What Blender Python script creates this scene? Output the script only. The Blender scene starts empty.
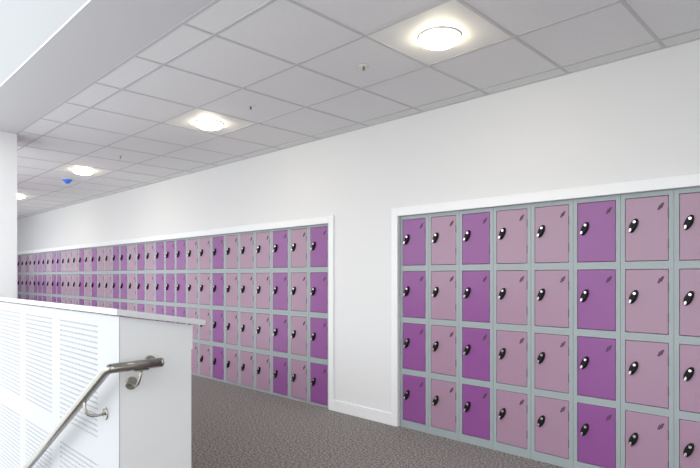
import bpy, math, random
from mathutils import Vector, Matrix
random.seed(7)
C = bpy.context.scene.collection
PI = math.pi

# ------------------------------------------------------------------ materials
def lin(c):
    return tuple(((v/255)/12.92 if v/255 <= .04045 else ((v/255+.055)/1.055)**2.4) for v in c)

def mat(name, rgb, rough=.5, metal=0., noise=0., scale=60., bump=0., bscale=200., spec=.5):
    m = bpy.data.materials.new(name); m.use_nodes = True
    nt = m.node_tree; b = nt.nodes['Principled BSDF']
    b.inputs['Base Color'].default_value = (*rgb, 1)
    b.inputs['Roughness'].default_value = rough
    b.inputs['Metallic'].default_value = metal
    b.inputs['Specular IOR Level'].default_value = spec
    tc = nt.nodes.new('ShaderNodeTexCoord')
    if noise:
        n = nt.nodes.new('ShaderNodeTexNoise'); n.inputs['Scale'].default_value = scale
        n.inputs['Detail'].default_value = 3
        nt.links.new(tc.outputs['Object'], n.inputs['Vector'])
        r = nt.nodes.new('ShaderNodeMapRange')
        r.inputs['From Min'].default_value = .3; r.inputs['From Max'].default_value = .7
        r.inputs['To Min'].default_value = 1-noise; r.inputs['To Max'].default_value = 1+noise
        nt.links.new(n.outputs['Fac'], r.inputs['Value'])
        mx = nt.nodes.new('ShaderNodeVectorMath'); mx.operation = 'SCALE'
        mx.inputs[0].default_value = rgb
        nt.links.new(r.outputs['Result'], mx.inputs['Scale'])
        nt.links.new(mx.outputs['Vector'], b.inputs['Base Color'])
    if bump:
        n2 = nt.nodes.new('ShaderNodeTexNoise'); n2.inputs['Scale'].default_value = bscale
        nt.links.new(tc.outputs['Object'], n2.inputs['Vector'])
        bp = nt.nodes.new('ShaderNodeBump'); bp.inputs['Strength'].default_value = bump
        bp.inputs['Distance'].default_value = .002
        nt.links.new(n2.outputs['Fac'], bp.inputs['Height'])
        nt.links.new(bp.outputs['Normal'], b.inputs['Normal'])
    return m

M = {}
M['wall'] = mat('wall_paint', (.80,.80,.80), .75, bump=.05, bscale=150)
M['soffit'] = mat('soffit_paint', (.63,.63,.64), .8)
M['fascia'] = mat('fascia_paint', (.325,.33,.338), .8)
M['trim'] = mat('trim_gloss_paint', (.88,.885,.89), .3)
M['tile'] = mat('ceiling_tile', (.79,.785,.79), .9, noise=.03, scale=90, bump=.1, bscale=400)
M['grid'] = mat('ceiling_grid_bar', (.57,.565,.575), .6)
M['panelw'] = mat('light_panel_white', (.80,.80,.78), .5)
M['body'] = mat('grey_locker_steel', lin((160,170,172)), .38)
M['purple'] = mat('purple_locker_paint', lin((142,80,146)), .34, noise=.03, scale=250)
M['pink'] = mat('pink_locker_paint', lin((168,135,157)), .34, noise=.03, scale=250)
M['black'] = mat('black_lock_plastic', (.008,.008,.008), .5, spec=.2)
M['chrome'] = mat('chrome_lock_metal', (.86,.85,.82), .22, metal=.85)
M['dark'] = mat('slot_shade_colour', lin((88,62,82)), .7)
M['hinge'] = mat('grey_hinge', lin((92,84,98)), .5)
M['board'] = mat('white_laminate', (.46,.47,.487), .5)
M['cap'] = mat('white_cap', (.66,.67,.68), .45)
M['core'] = mat('white_board_end', (.76,.77,.77), .55)
M['steel'] = mat('brushed_stainless_steel', (.40,.38,.345), .27, metal=1., noise=.06, scale=40)
M['blue'] = mat('blue_plastic', lin((55,125,245)), .45)
M['red'] = mat('red_brown_bulb', lin((120,60,35)), .4)
M['brass'] = mat('sprinkler_metal', (.45,.42,.38), .4, metal=.8)
M['rose'] = mat('sprinkler_rose', (.78,.78,.74), .4)
M['dgrey'] = mat('dark_grey_plastic', (.12,.12,.12), .5)

def carpet():
    m = bpy.data.materials.new('speckled_grey_carpet'); m.use_nodes = True
    nt = m.node_tree; b = nt.nodes['Principled BSDF']; b.inputs['Roughness'].default_value = .95
    b.inputs['Specular IOR Level'].default_value = .1
    tc = nt.nodes.new('ShaderNodeTexCoord')
    n = nt.nodes.new('ShaderNodeTexNoise'); n.inputs['Scale'].default_value = 70; n.inputs['Detail'].default_value = 5
    n.inputs['Roughness'].default_value = .75
    nt.links.new(tc.outputs['Object'], n.inputs['Vector'])
    r = nt.nodes.new('ShaderNodeValToRGB')
    e = r.color_ramp.elements
    e[0].position = .36; e[0].color = (*lin((78,79,84)), 1)
    e[1].position = .66; e[1].color = (*lin((214,213,211)), 1)
    x = r.color_ramp.elements.new(.47); x.color = (*lin((122,123,128)), 1)
    x = r.color_ramp.elements.new(.55); x.color = (*lin((162,149,137)), 1)
    nt.links.new(n.outputs['Fac'], r.inputs['Fac'])
    nt.links.new(r.outputs['Color'], b.inputs['Base Color'])
    bp = nt.nodes.new('ShaderNodeBump'); bp.inputs['Strength'].default_value = .4; bp.inputs['Distance'].default_value = .004
    nt.links.new(n.outputs['Fac'], bp.inputs['Height']); nt.links.new(bp.outputs['Normal'], b.inputs['Normal'])
    return m
M['carpet'] = carpet()

def emis(name, rgb, s):
    m = bpy.data.materials.new(name); m.use_nodes = True
    b = m.node_tree.nodes['Principled BSDF']
    b.inputs['Base Color'].default_value = (.9,.9,.88,1)
    b.inputs['Emission Color'].default_value = (*rgb,1)
    b.inputs['Emission Strength'].default_value = s
    return m
M['lamp'] = emis('lit_opal_diffuser', (1.,.90,.66), 27.)

# ------------------------------------------------------------------ mesh helper
class MB:
    def __init__(s): s.v=[]; s.f=[]; s.mi=[]; s.m=0; s.smooth=[]
    def face(s, idx, sm=False): s.f.append(idx); s.mi.append(s.m); s.smooth.append(sm)
    def box(s, x0,x1,y0,y1,z0,z1):
        b=len(s.v)
        s.v += [(x0,y0,z0),(x1,y0,z0),(x1,y1,z0),(x0,y1,z0),(x0,y0,z1),(x1,y0,z1),(x1,y1,z1),(x0,y1,z1)]
        for q in ((0,3,2,1),(4,5,6,7),(0,1,5,4),(1,2,6,5),(2,3,7,6),(3,0,4,7)):
            s.face([b+i for i in q])
    def prism(s, poly, axis, a0, a1):
        # poly: 2-D points in the plane normal to axis ('x': (y,z); 'y': (x,z); 'z': (x,y))
        def P(p,a):
            return (a,p[0],p[1]) if axis=='x' else ((p[0],a,p[1]) if axis=='y' else (p[0],p[1],a))
        b=len(s.v); n=len(poly)
        s.v += [P(p,a0) for p in poly]+[P(p,a1) for p in poly]
        s.face(list(range(b,b+n))); s.face(list(range(b+2*n-1,b+n-1,-1)))
        for i in range(n):
            j=(i+1)%n; s.face([b+i,b+n+i,b+n+j,b+j])
    def rings(s, rings, cap0=True, cap1=True, sm=True):
        b=len(s.v); n=len(rings[0])
        for r in rings: s.v += [tuple(p) for p in r]
        for k in range(len(rings)-1):
            for i in range(n):
                j=(i+1)%n
                s.face([b+k*n+i,b+k*n+j,b+(k+1)*n+j,b+(k+1)*n+i], sm)
        if cap0: s.face([b+i for i in range(n)][::-1])
        if cap1: s.face([b+(len(rings)-1)*n+i for i in range(n)])
    def tube(s, pts, r, n=20, caps=True):
        pts=[Vector(p) for p in pts]
        T=[]
        for i in range(len(pts)):
            if i==0: t=pts[1]-pts[0]
            elif i==len(pts)-1: t=pts[-1]-pts[-2]
            else: t=(pts[i+1]-pts[i]).normalized()+(pts[i]-pts[i-1]).normalized()
            T.append(t.normalized())
        up=Vector((0,0,1)) if abs(T[0].z)<.9 else Vector((1,0,0))
        u=T[0].cross(up).normalized(); out=[]
        for p,t in zip(pts,T):
            u=(u-t*u.dot(t)).normalized(); w=t.cross(u)
            rr = r
            out.append([p+u*math.cos(a)*rr+w*math.sin(a)*rr for a in [2*PI*k/n for k in range(n)]])
        s.rings(out, caps, caps)
    def mesh(s, name, mats):
        me=bpy.data.meshes.new(name); me.from_pydata(s.v,[],s.f)
        for m in (mats if isinstance(mats,(list,tuple)) else [mats]): me.materials.append(m)
        for p,mi,sm in zip(me.polygons,s.mi,s.smooth): p.material_index=mi; p.use_smooth=sm
        me.validate(); me.update()
        import bmesh
        bm=bmesh.new(); bm.from_mesh(me); bmesh.ops.recalc_face_normals(bm, faces=bm.faces); bm.to_mesh(me); bm.free()
        return me

def link(name, me, parent=None, loc=(0,0,0), bevel=0.):
    o=bpy.data.objects.new(name, me); C.objects.link(o); o.location=loc
    if parent: o.parent=parent
    if bevel:
        b=o.modifiers.new('bevel','BEVEL'); b.width=bevel; b.segments=2; b.limit_method='ANGLE'
    return o
def struct(name, mb, mats, bevel=0.):
    o=link(name, mb.mesh(name,mats), bevel=bevel); o['kind']='structure'; return o
def thing(name, label, cat, loc=(0,0,0), group=None):
    o=bpy.data.objects.new(name,None); C.objects.link(o); o.location=loc; o.empty_display_size=.1
    o['label']=label; o['category']=cat
    if group: o['group']=group
    return o
def copy_tree(o, parent=None):
    c=o.copy(); C.objects.link(c)
    if parent: c.parent=parent
    for ch in o.children: copy_tree(ch,c)
    return c

# ------------------------------------------------------------------ dimensions
HC=2.6316                       # suspended ceiling height
WY=-.020                        # painted wall face
TY=-.036                        # trim face
LX=-3.777; LP=.30626; LN=35     # long bank: right end, column width, count
RX=-2.898; RP=.2943; RN=8       # near bank
LEND=LX-LN*LP
TOP=1.80
XR=4.6                          # right end wall
XL=-15.6                        # far end wall
NB=.52                          # niche back

# ------------------------------------------------------------------ setting
w=MB()
w.box(XL,XR,WY,.7,TOP+.004,HC+.25)                      # above the lockers
w.box(LX+.004,RX-.004,WY,.7,0,TOP+.004)                 # pier between the banks
w.box(XL,LEND-.006,WY,.7,0,TOP+.004)
rend=RX+RN*RP
w.box(rend+.006,XR,WY,.7,0,TOP+.004)
w.box(LEND-.006,LX+.004,NB,.7,0,TOP+.004)
w.box(RX-.004,rend+.006,NB,.7,0,TOP+.004)
struct('wall_back',w,M['wall'])

def trim(name,*b):
    m=MB(); m.box(*b); return struct(name,m,M['trim'],bevel=.004)
TW=.068; JX=-3.756
# architraves: jambs and heads round each recess, skirting along the pier
trim('trim_1',JX,JX+TW,TY,WY,.0,TOP+TW+.002)
trim('trim_2',LEND-.01-TW,JX,TY,WY,TOP-.004,TOP+TW)
trim('trim_3',LEND-.01-TW,LEND-.004,TY,WY,0,TOP-.004)
trim('trim_4',RX-.002-TW,RX-.002,TY,WY,0,TOP+TW+.002)
trim('trim_5',RX-.002,rend+.01+TW,TY,WY,TOP-.004,TOP+TW)
trim('trim_6',rend+.008,rend+.01+TW,TY,WY,0,TOP-.004)
trim('baseboard_pier',JX+TW,RX-.002-TW,TY,WY,0,.105)
trim('baseboard_back',rend+.01+TW,XR,TY,WY,0,.105)

f=MB(); f.box(XL,XR,-2.25,.7,-.2,0)                     # corridor
f.box(-2.36,XR,-4.6,-2.25,-.2,0)                        # landing where the photographer stands
struct('floor',f,M['carpet'])
st=MB()
for k in range(15):
    x1=-2.40-.28*k; st.box(x1-.30,x1,-4.2,-2.64,-2.75,-.17*(k+1))
struct('staircase',st,M['carpet'])

# pillar and unseen pieces added to block light, far end wall, right end wall, upper fascia
PX=-5.80; PY=-2.155
for x0,x1 in ((PX-.5,PX),(PX-4.0,PX-2.9),(XL,PX-7.2)):  # first piece is the pillar; the others are unseen, spaced to limit far light
    wl=MB(); wl.box(x0,x1,-2.594,PY,0,HC-.0005); struct('pillar_and_light_block',wl,M['wall'])
def end_wall(name,wname,x0,x1,y0,y1,z0,z1):
    we=MB(); we.box(x0,x1,-2.6,.7,0,z0); we.box(x0,x1,-2.6,.7,z1,HC+.2)
    we.box(x0,x1,-2.6,y0,z0,z1); we.box(x0,x1,y1,.7,z0,z1); struct(name,we,M['wall'])
    wn=MB(); n=2
    for k in range(n+1):
        y=y0+(y1-y0-.05)*k/n; wn.box(x0+.04,x0+.10,y,y+.05,z0,z1)
    for z in (z0,z1-.05):
        for k in range(n):
            a=y0+(y1-y0-.05)*k/n; wn.box(x0+.04,x0+.10,a+.05,a+(y1-y0-.05)/n,z,z+.05)
    struct(wname,wn,M['trim'])
end_wall('wall_far','window_1',XL-.15,XL,-1.9,-.7,1.25,2.4)
end_wall('wall_right','added_window',XR,XR+.15,-2.5,-.5,.3,2.4)  # window opening added in the unseen end wall to light the guard end
wb=MB(); wb.box(-.3,XR,-4.75,-4.6,-.2,5.2); struct('shade_wall_behind',wb,M['wall'])  # unseen wall added behind the camera to shade the right side
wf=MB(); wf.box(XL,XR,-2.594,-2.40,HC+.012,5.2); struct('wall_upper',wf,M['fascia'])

# ceiling: lay-in tiles on exposed bars, one surface
dx=[-.017,.0148,.0236,.0286,.027,-.0116,-.0139,-.026,-.0254]
def px(i):
    d = dx[i] if 0<=i<9 else (-.017 if i<0 else -.022)
    return -.862-.6*i+d
ly=[WY,-.1616,-.7786,-1.3766,-1.971,-2.163]
lights_i=[1,5,10,15]
c=MB(); c.m=1
c.box(XL,XR,-2.163,0,HC+.006,HC+.2)                      # slab behind: seen only as the bar colour
BW=.010
for i in range(-8,26):                                   # cross bars and main bars hang a few millimetres below the tiles
    x=px(i)
    if XL<x<XR: c.box(x-BW,x+BW,-2.163,WY,HC-.002,HC+.006)
for y in ly[1:]:
    c.box(XL,XR,y-BW,y+BW,HC-.0025,HC+.006)
c.box(XL,XR,WY-.016,WY,HC-.003,HC+.006)
c.m=0
for i in range(-8,25):
    xa=px(i+1); xb=px(i)
    for j in range(5):
        if j==2 and i in lights_i: continue
        if xa<XL: continue
        c.box(xa+BW-.002,xb-BW+.002,ly[j+1]+BW-.002,ly[j]-BW+.002,HC+.001,HC+.02)
struct('ceiling',c,[M['tile'],M['grid']])
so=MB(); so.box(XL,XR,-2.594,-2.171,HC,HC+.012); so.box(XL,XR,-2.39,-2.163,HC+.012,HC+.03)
struct('ceiling_soffit',so,M['soffit'])

# ------------------------------------------------------------------ lockers
ROWS={RP:([1.763,1.325,.887,.449],.385),LP:([1.772,1.320,.868,.416],.392)}; ML=.029
def body_mesh(W):
    ZT,DH=ROWS[W]; m=MB(); g=.0009; a=g; b=W-g; D=.46; S=ML-.003
    m.box(a,a+S,0,.03,0,TOP); m.box(b-S,b,0,.03,0,TOP)
    zs=[TOP]+[z for t in ZT for z in (t+.003,t-DH-.003)]+[0]
    for k in range(0,len(zs),2):
        m.box(a+S,b-S,.0,.03,zs[k+1],zs[k])
    m.box(a,a+.012,.03,D,0,TOP); m.box(b-.012,b,.03,D,0,TOP)
    m.box(a+.012,b-.012,D-.01,D,0,TOP)
    m.box(a+.012,b-.012,.03,D-.01,TOP-.01,TOP); m.box(a+.012,b-.012,.03,D-.01,.0,.04)
    for t in ZT[1:]: m.box(a+.012,b-.012,.03,D-.01,t+.02,t+.03)
    return m.mesh('locker_body',M['body'])
def door_mesh(W,mt,nm):
    ZT,DH=ROWS[W]; m=MB(); w_=W-2*ML; x0=0; e=.0025
    # pressed door with a small rounded edge: origin at top left corner of the door
    y=[(.018,0),(.0035,0),(.001,.0012),(.0003,.003)]
    r=[]
    for yy,ins in y:
        r.append([(ins,yy,-ins),(w_-ins,yy,-ins),(w_-ins,yy,-DH+ins),(ins,yy,-DH+ins)])
    m.rings(r,sm=False)
    return m.mesh(nm,mt)
def ell(cx,cz,y,a,b,th,n=24):
    out=[]
    for k in range(n):
        t=2*PI*k/n; u=a*math.cos(t); v=b*math.sin(t)
        out.append((cx+u*math.cos(th)+v*math.sin(th), y, cz-u*math.sin(th)+v*math.cos(th)))
    return out
TH=math.radians(24)
def lock_meshes():
    m=MB(); A=.0205; B=.046
    m.rings([ell(0,0,.0005,A,B,TH),ell(0,0,-.010,A,B,TH),ell(0,0,-.015,A*.9,B*.95,TH),ell(0,0,-.018,A*.6,B*.8,TH)])
    plate=m.mesh('lock_handle',M['black'])
    ux,uz=math.sin(TH),math.cos(TH)
    m=MB(); cx,cz=.024*ux,.024*uz
    m.rings([ell(cx,cz,-.014,.0088,.0088,0,18),ell(cx,cz,-.0215,.0088,.0088,0,18),ell(cx,cz,-.023,.0078,.0078,0,18)])
    cyl=m.mesh('lock_cylinder',M['chrome'])
    m=MB(); cx,cz=-.029*ux,-.029*uz
    m.rings([ell(cx,cz,-.012,.007,.013,TH*.6,16),ell(cx-.001,cz,-.026,.007,.0135,TH*.6,16),ell(cx-.001,cz,-.030,.005,.010,TH*.6,16)])
    hasp=m.mesh('hasp',M['chrome'])
    return plate,cyl,hasp
plate_me,cyl_me,hasp_me=lock_meshes()
def vent_mesh():
    m=MB()
    for k,(ox,oz,L) in enumerate(((-.010,-.005,.034),(0,0,.044),(.010,.005,.036))):
        th=math.radians(22); ux,uz=math.sin(th),math.cos(th); h=.0031
        p=[(ox-ux*L/2-h*uz,oz-uz*L/2+h*ux),(ox-ux*L/2+h*uz,oz-uz*L/2-h*ux),(ox+ux*L/2+h*uz,oz+uz*L/2-h*ux),(ox+ux*L/2-h*uz,oz+uz*L/2+h*ux)]
        m.prism(p,'y',-.0006,.002)  # raised strips; the shade inside the openings is put into their colour
    return m.mesh('vent_slots',M['dark'])
vent_me=vent_mesh()
m=MB(); m.box(-.0022,.0022,-.003,.004,-.028,.028); hinge_me=m.mesh('hinge',M['hinge'])

def make_locker(W,colour):
    root=thing('locker','x','locker')
    link('locker_body',bodies[W],root)
    dm=doors[(W,colour)]
    for t in ROWS[W][0]:
        d=link('locker_door',dm,root,(ML,0,t))
        h=(.047,.0,-.168) if W==RP else (.052,.0,-.186)
        link('lock_handle',plate_me,d,h); link('lock_cylinder',cyl_me,d,h); link('hasp',hasp_me,d,h)
        link('vent_slots',vent_me,d,(W-2*ML-.040,0,-.062))
        for hz in (-.105,-.285): link('hinge',hinge_me,d,(W-2*ML+.0002,0,hz))
    return root
bodies={LP:body_mesh(LP),RP:body_mesh(RP)}
doors={(W,cn):door_mesh(W,M[cn],cn+'_locker_door') for W in (LP,RP) for cn in ('purple','pink')}
ordn=['first','second','third','fourth','fifth','sixth','seventh','eighth','ninth','tenth','eleventh','twelfth','thirteenth','fourteenth','fifteenth','sixteenth','seventeenth','eighteenth']
protos={}
def place(W,cn,x,label,group):
    k=(W,cn)
    if k not in protos: protos[k]=make_locker(W,cn); o=protos[k]
    else: o=copy_tree(protos[k])
    o.location=(x,0,0); o['label']=label; o['category']='locker'; o['group']=group
RC=['purple','pink','purple','pink','pink','purple','pink','pink']
for i,cn in enumerate(RC):
    d='deep purple' if cn=='purple' else 'dusty pink'
    if i==0: lb='stack of four deep purple lockers against the white pier, leftmost of the near right bank'
    elif i==RN-1: lb='stack of four dusty pink locker doors cut by the right edge of the photo'
    else: lb='stack of four %s lockers, %s from the left in the near right bank'%(d,ordn[i])
    place(RP,cn,RX+i*RP,lb,'lockers in the near right bank')
P,K='purple','pink'
LC=[P,K,P,K,K,K,P,K,K,P,P,P,K,P,K,P,P,K,K,P,K,P,K,K,K,P,P,K,P,P,P,K,P,K,P]
for k,cn in enumerate(LC,1):
    d='deep purple' if cn=='purple' else 'dusty pink'
    if k==1: lb='stack of deep purple lockers ending the long bank on the right, beside the white pier'
    elif k==LN: lb='stack of purple locker doors at the far left end of the long bank'
    elif k<=17: lb='stack of four %s lockers, %s from the right end of the long bank'%(d,ordn[k-1])
    else: lb='distant stack of %s lockers, %s from the far left end of the long bank'%(d,ordn[LN-k])
    place(LP,cn,LX-k*LP,lb,'lockers in the long left bank')

# ------------------------------------------------------------------ guard wall beside the stairs
GX=-2.388; GY=-2.6; GB=-2.242
g=thing('stair_guard','white half-height stair guard with perforated face and sloping cap beside the stair handrail','guard',(GX,GY,0))
def L(x,y,z): return (x-GX,y-GY,z)
GL=-5.797
def bot(m_): pass
k=MB()
k.prism([(.0037,-.3),(GB-.006-GY,-.3),(GB-.006-GY,1.045),(.0037,1.105)],'x',GL-GX,-.001)
link('wall_core',k.mesh('wall_core',M['core']),g)
# corridor-side facing board, deeper at the top
k=MB(); k.prism([(GB-.006-GY+.0002,.928),(GB-GY,.928),(GB-GY,1.044),(GB-.006-GY+.0002,1.045)],'x',GL-GX,0)
link('facing_board',k.mesh('facing_board',M['core']),g)
# cap: slopes down towards the corridor
sl=(1.047-1.107)/(2.596-2.242)
def zc(y): return 1.1085+(y-GY)*sl
k=MB(); ya,yb=-2.622,-2.184
k.prism([(ya-GY,zc(ya)+.001),(yb-GY,zc(yb)+.001),(yb-GY,zc(yb)+.029),(ya-GY,zc(ya)+.029)],'x',GL-GX,.026)
link('cap',k.mesh('cap',M['cap']),g,bevel=.004)
# perforated board: real holes in grouped rows
def perforated():
    xs=set(); zs=set(); holes=[]
    gx=[]; x=-2.632
    for a,b in ((-3.160,-2.634),(-3.800,-3.298),(-4.440,-3.925),(-5.08,-4.565),(-5.72,-5.205)):
        n=26; p=(b-a)/(n-.45)
        gx.append([(a+p*i,a+p*i+p*.45) for i in range(n)])
    gz=[]
    for top in (1.050,.391):
        gz.append([(top-.0262*i-.0095,top-.0262*i) for i in range(21)])
    HX=[h for q in gx for h in q]; HZ=[h for q in gz for h in q]
    X=sorted({GL,GX}|{v for h in HX for v in h}); Z=sorted({-.3,1.103}|{v for h in HZ for v in h})
    hx={h[0] for h in HX}; hz={h[0] for h in HZ}
    v=[];f=[];idx={}
    def V(x,y,z):
        key=(round(x,5),y,round(z,5))
        if key not in idx: idx[key]=len(v); v.append((x-GX,y,z))
        return idx[key]
    Y0,Y1=0.,.0035
    for i in range(len(X)-1):
        for j in range(len(Z)-1):
            x0,x1,z0,z1=X[i],X[i+1],Z[j],Z[j+1]
            if X[i] in hx and Z[j] in hz:
                q=[(x0,z0),(x1,z0),(x1,z1),(x0,z1)]
                for a in range(4):
                    b=(a+1)%4
                    f.append((V(q[a][0],Y0,q[a][1]),V(q[b][0],Y0,q[b][1]),V(q[b][0],Y1,q[b][1]),V(q[a][0],Y1,q[a][1])))
            else:
                f.append((V(x0,Y0,z0),V(x1,Y0,z0),V(x1,Y0,z1),V(x0,Y0,z1)))
                f.append((V(x0,Y1,z0),V(x0,Y1,z1),V(x1,Y1,z1),V(x1,Y1,z0)))
    for q in (((GL,-.3),(GL,1.103)),((GX,-.3),(GX,1.103))):
        zz=Z
        for j in range(len(zz)-1):
            xx=q[0][0]; f.append((V(xx,Y0,zz[j]),V(xx,Y1,zz[j]),V(xx,Y1,zz[j+1]),V(xx,Y0,zz[j+1])))
    for zz in (-.3,1.103):
        for i in range(len(X)-1): f.append((V(X[i],Y0,zz),V(X[i+1],Y0,zz),V(X[i+1],Y1,zz),V(X[i],Y1,zz)))
    me=bpy.data.meshes.new('perforated_panel'); me.from_pydata(v,[],f); me.materials.append(M['board'])
    import bmesh
    bm=bmesh.new(); bm.from_mesh(me); bmesh.ops.recalc_face_normals(bm,faces=bm.faces); bm.to_mesh(me); bm.free()
    return me
link('perforated_panel',perforated(),g)
k=MB(); k.box(GL-GX,-.001,0,.03,-2.75,-.302); link('skirt_panel',k.mesh('skirt_panel',M['board']),g)

# ------------------------------------------------------------------ handrail
RYs=-2.68; RXs=-2.308; RZ=.893; sl_=.6086
hr=thing('handrail','brushed stainless steel handrail sloping down the perforated panel and turning across its end','handrail',(RXs,RYs,0))
def H(x,y,z): return (x-RXs,y-RYs,z)
k=MB()
pts=[H(-6.4,RYs,RZ-sl_*(6.4+RXs)),H(RXs-.03,RYs,RZ-sl_*.03)]
A=Vector(H(RXs-.022,RYs,RZ-sl_*.022)); Bc=Vector(H(RXs,RYs,RZ)); Cc=Vector(H(RXs,RYs+.022,RZ))
pts=[pts[0],tuple(A)]+[tuple((1-t)**2*A+2*t*(1-t)*Bc+t*t*Cc) for t in (.25,.5,.75)]+[tuple(Cc),H(RXs,-2.448,RZ+.001)]
k.tube(pts,.021,28); link('rail',k.mesh('rail',M['steel']),hr)
k=MB()
yy=-2.448-RYs
k.rings([[ (r*math.cos(a),y,RZ+.001+r*math.sin(a)) for a in [2*PI*i/28 for i in range(28)]] for r,y in ((.0212,yy-.0008),(.0215,yy+.006),(.019,yy+.0105),(.012,yy+.013))])
link('end_cap',k.mesh('end_cap',M['steel']),hr)
def disc(m_,c_,ax,r,t):
    o=[]
    for rr,d in ((r,0),(r,t*.7),(r*.86,t)):
        ring=[]
        for i in range(24):
            a=2*PI*i/24
            if ax=='x': ring.append((c_[0]+d,c_[1]+rr*math.cos(a),c_[2]+rr*math.sin(a)))
            else: ring.append((c_[0]+rr*math.cos(a),c_[1]-d,c_[2]+rr*math.sin(a)))
        o.append(ring)
    m_.rings(o)
# bracket on the end face
def arc(c0,c1,c2,n=10):
    a,b,c_=map(Vector,(c0,c1,c2)); return [tuple((1-t)**2*a+2*t*(1-t)*b+t*t*c_) for t in [i/n for i in range(n+1)]]
def bracket(arm_pts,dc,ax,saddle):
    m_=MB(); m_.tube(arm_pts,.0065,12); b=link('bracket',m_.mesh('bracket',M['steel']),hr)
    m_=MB(); disc(m_,dc,ax,.029,.006); link('rosette',m_.mesh('rosette',M['steel']),b)
    if saddle:
        m_=MB(); m_.box(*saddle); link('saddle',m_.mesh('saddle',M['steel']),b,bevel=.002)
yb_=-2.545
bracket(arc(H(GX+.004,yb_,.803),H(GX+.098,yb_-.012,.775),H(RXs,yb_+.01,RZ-.020)),H(GX+.0005,yb_,.803),'x',
        (-.011,.011,yb_-RYs-.022,yb_-RYs+.042,RZ-.0255,RZ-.019))
bracket([H(GX+.004,-2.460,.890),H(GX+.04,-2.460,.890),H(RXs-.012,-2.478,RZ+.012)],H(GX+.0005,-2.460,.890),'x',None)
xb=-2.535; rz=RZ-sl_*(RXs-(xb-.03))
bracket(arc(H(xb,GY-.004,.650),H(xb-.012,GY-.105,.630),H(xb-.028,RYs,rz-.018)),H(xb,GY-.0005,.650),'y',None)
xb2=-3.9; rz2=RZ-sl_*(RXs-(xb2-.03)); 
bracket(arc(H(xb2,GY-.004,rz2-.066),H(xb2-.012,GY-.105,rz2-.09),H(xb2-.028,RYs,rz2-.018)),H(xb2,GY-.0005,rz2-.066),'y',None)

# ------------------------------------------------------------------ ceiling lights
def ring(r,z,n=40): return [(r*math.cos(2*PI*i/n),r*math.sin(2*PI*i/n),z) for i in range(n)]
def make_light():
    t=thing('ceiling_light','x','ceiling light',(0,0,HC))
    m_=MB(); hx_=.2895; m_.box(-hx_,hx_,-hx_,hx_,-.001,.02)
    link('panel',m_.mesh('panel',M['panelw']),t,bevel=.003)
    m_=MB(); m_.rings([ring(.120,-.0012),ring(.120,-.008),ring(.117,-.010),ring(.112,-.010),ring(.112,-.0012)],cap0=False,cap1=False)
    link('rim',m_.mesh('rim',M['panelw']),t)
    m_=MB(); R=[]
    for i in range(9):
        a=PI/2*i/9; R.append(ring(.111*math.cos(a)**.8,-.016-.036*math.sin(a)))
    m_.rings([ring(.111,-.003)]+R); link('diffuser',m_.mesh('diffuser',M['lamp']),t)
    return t
names_=['lit round ceiling light on a white square panel, nearest, at the top of the photo',
 'lit round ceiling light on a white square panel, second nearest, above the long locker bank',
 'lit round ceiling light on a square panel beside the small blue ceiling device',
 'distant lit round ceiling light partly hidden by the left wall corner']
lt=None
for q,i in enumerate(lights_i):
    o=make_light() if lt is None else copy_tree(lt)
    lt=lt or o
    o.location=((px(i)+px(i+1))/2,(ly[2]+ly[3])/2,HC)
    o['label']=names_[q]; o['group']='round ceiling lights'

# ------------------------------------------------------------------ sprinklers and the blue device
def make_sprinkler():
    t=thing('sprinkler','x','sprinkler',(0,0,HC))
    m_=MB(); m_.rings([ring(.040,.0005,24),ring(.040,-.004,24),ring(.028,-.010,24),ring(.012,-.011,24)]); link('rose',m_.mesh('rose',M['rose']),t)
    m_=MB(); m_.tube([(0,0,-.010),(0,0,-.022)],.009,12)
    for s in (-1,1): m_.tube([(s*.008,0,-.020),(s*.014,0,-.032),(s*.010,0,-.044),(0,0,-.050)],.0025,8)
    link('frame',m_.mesh('frame',M['brass']),t)
    m_=MB(); m_.tube([(0,0,-.022),(0,0,-.046)],.0045,10); link('bulb',m_.mesh('bulb',M['red']),t)
    m_=MB(); m_.rings([ring(.016,-.050,16),ring(.016,-.052,16)]); link('deflector',m_.mesh('deflector',M['brass']),t)
    t.scale=(.8,.8,.55)
    return t
sp=None
for (x,y,lb) in ((-2.335,-1.065,'small sprinkler head with round white rose, between the two nearest ceiling lights'),
                 (-3.52,-1.10,'small sprinkler head beside the second nearest ceiling light panel'),
                 (-6.02,-1.09,'small distant sprinkler head in front of the third ceiling light')):
    o=make_sprinkler() if sp is None else copy_tree(sp)
    sp=sp or o
    o.location=(x,y,HC+.0005); o['label']=lb; o['group']='ceiling sprinklers'
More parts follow.
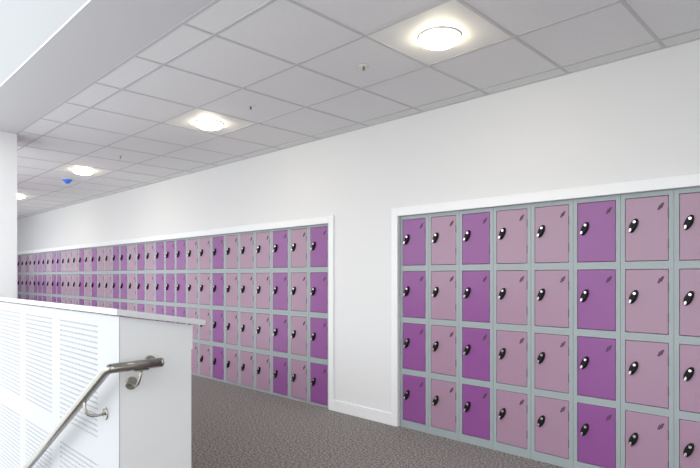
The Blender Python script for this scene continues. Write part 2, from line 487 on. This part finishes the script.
t=thing('ceiling_detector','small blue cone-shaped device on the ceiling beside the third light','detector',(-7.95,-1.02,HC))
m_=MB(); m_.rings([ring(.062,.0005,24),ring(.062,-.014,24),ring(.055,-.016,24)]); link('base',m_.mesh('base',M['rose']),t)
m_=MB(); m_.rings([ring(.066,-.0162,24),ring(.066,-.022,24),ring(.046,-.042,24),ring(.026,-.064,24),ring(.014,-.069,24)]); link('cover',m_.mesh('cover',M['blue']),t)

# ------------------------------------------------------------------ light and camera
GROUND,LOW,BAND,MID,SKY=1.6,2.0,3.1,.5,.1
wd=bpy.data.worlds.new('daylight'); bpy.context.scene.world=wd; wd.use_nodes=True
nt=wd.node_tree; bg=nt.nodes['Background']; bg.inputs['Strength'].default_value=1.0
tc=nt.nodes.new('ShaderNodeTexCoord'); sx=nt.nodes.new('ShaderNodeSeparateXYZ'); nt.links.new(tc.outputs['Generated'],sx.inputs[0])
mr=nt.nodes.new('ShaderNodeMapRange'); mr.inputs['From Min'].default_value=-1; nt.links.new(sx.outputs['Z'],mr.inputs['Value'])
cr=nt.nodes.new('ShaderNodeValToRGB'); nt.links.new(mr.outputs['Result'],cr.inputs['Fac']); nt.links.new(cr.outputs['Color'],bg.inputs['Color'])
def wc(v): return (.94*v,.97*v,1.*v,1)
ee=cr.color_ramp.elements
ee[0].position=0; ee[0].color=wc(GROUND); ee[1].position=1; ee[1].color=wc(SKY)
for p_,v_ in ((.40,GROUND),(.5,LOW),(.62,BAND),(.76,BAND),(.90,MID)):
    q=ee.new(p_); q.color=wc(v_)

cam=bpy.data.cameras.new('camera'); co=bpy.data.objects.new('camera',cam); C.objects.link(co)
co.location=(0,-3.58223,1.28229); co.rotation_euler=(PI/2,0,.77352)
cam.sensor_width=36; cam.lens=535.812/700*36
cam.shift_y=(276.541-234)/700
cam.clip_start=.05
sc=bpy.context.scene; sc.camera=co
sc.view_settings.view_transform='Standard'; sc.view_settings.look='None'
sc.view_settings.gamma=1; sc.view_settings.use_curve_mapping=False
sc.view_settings.exposure=.27
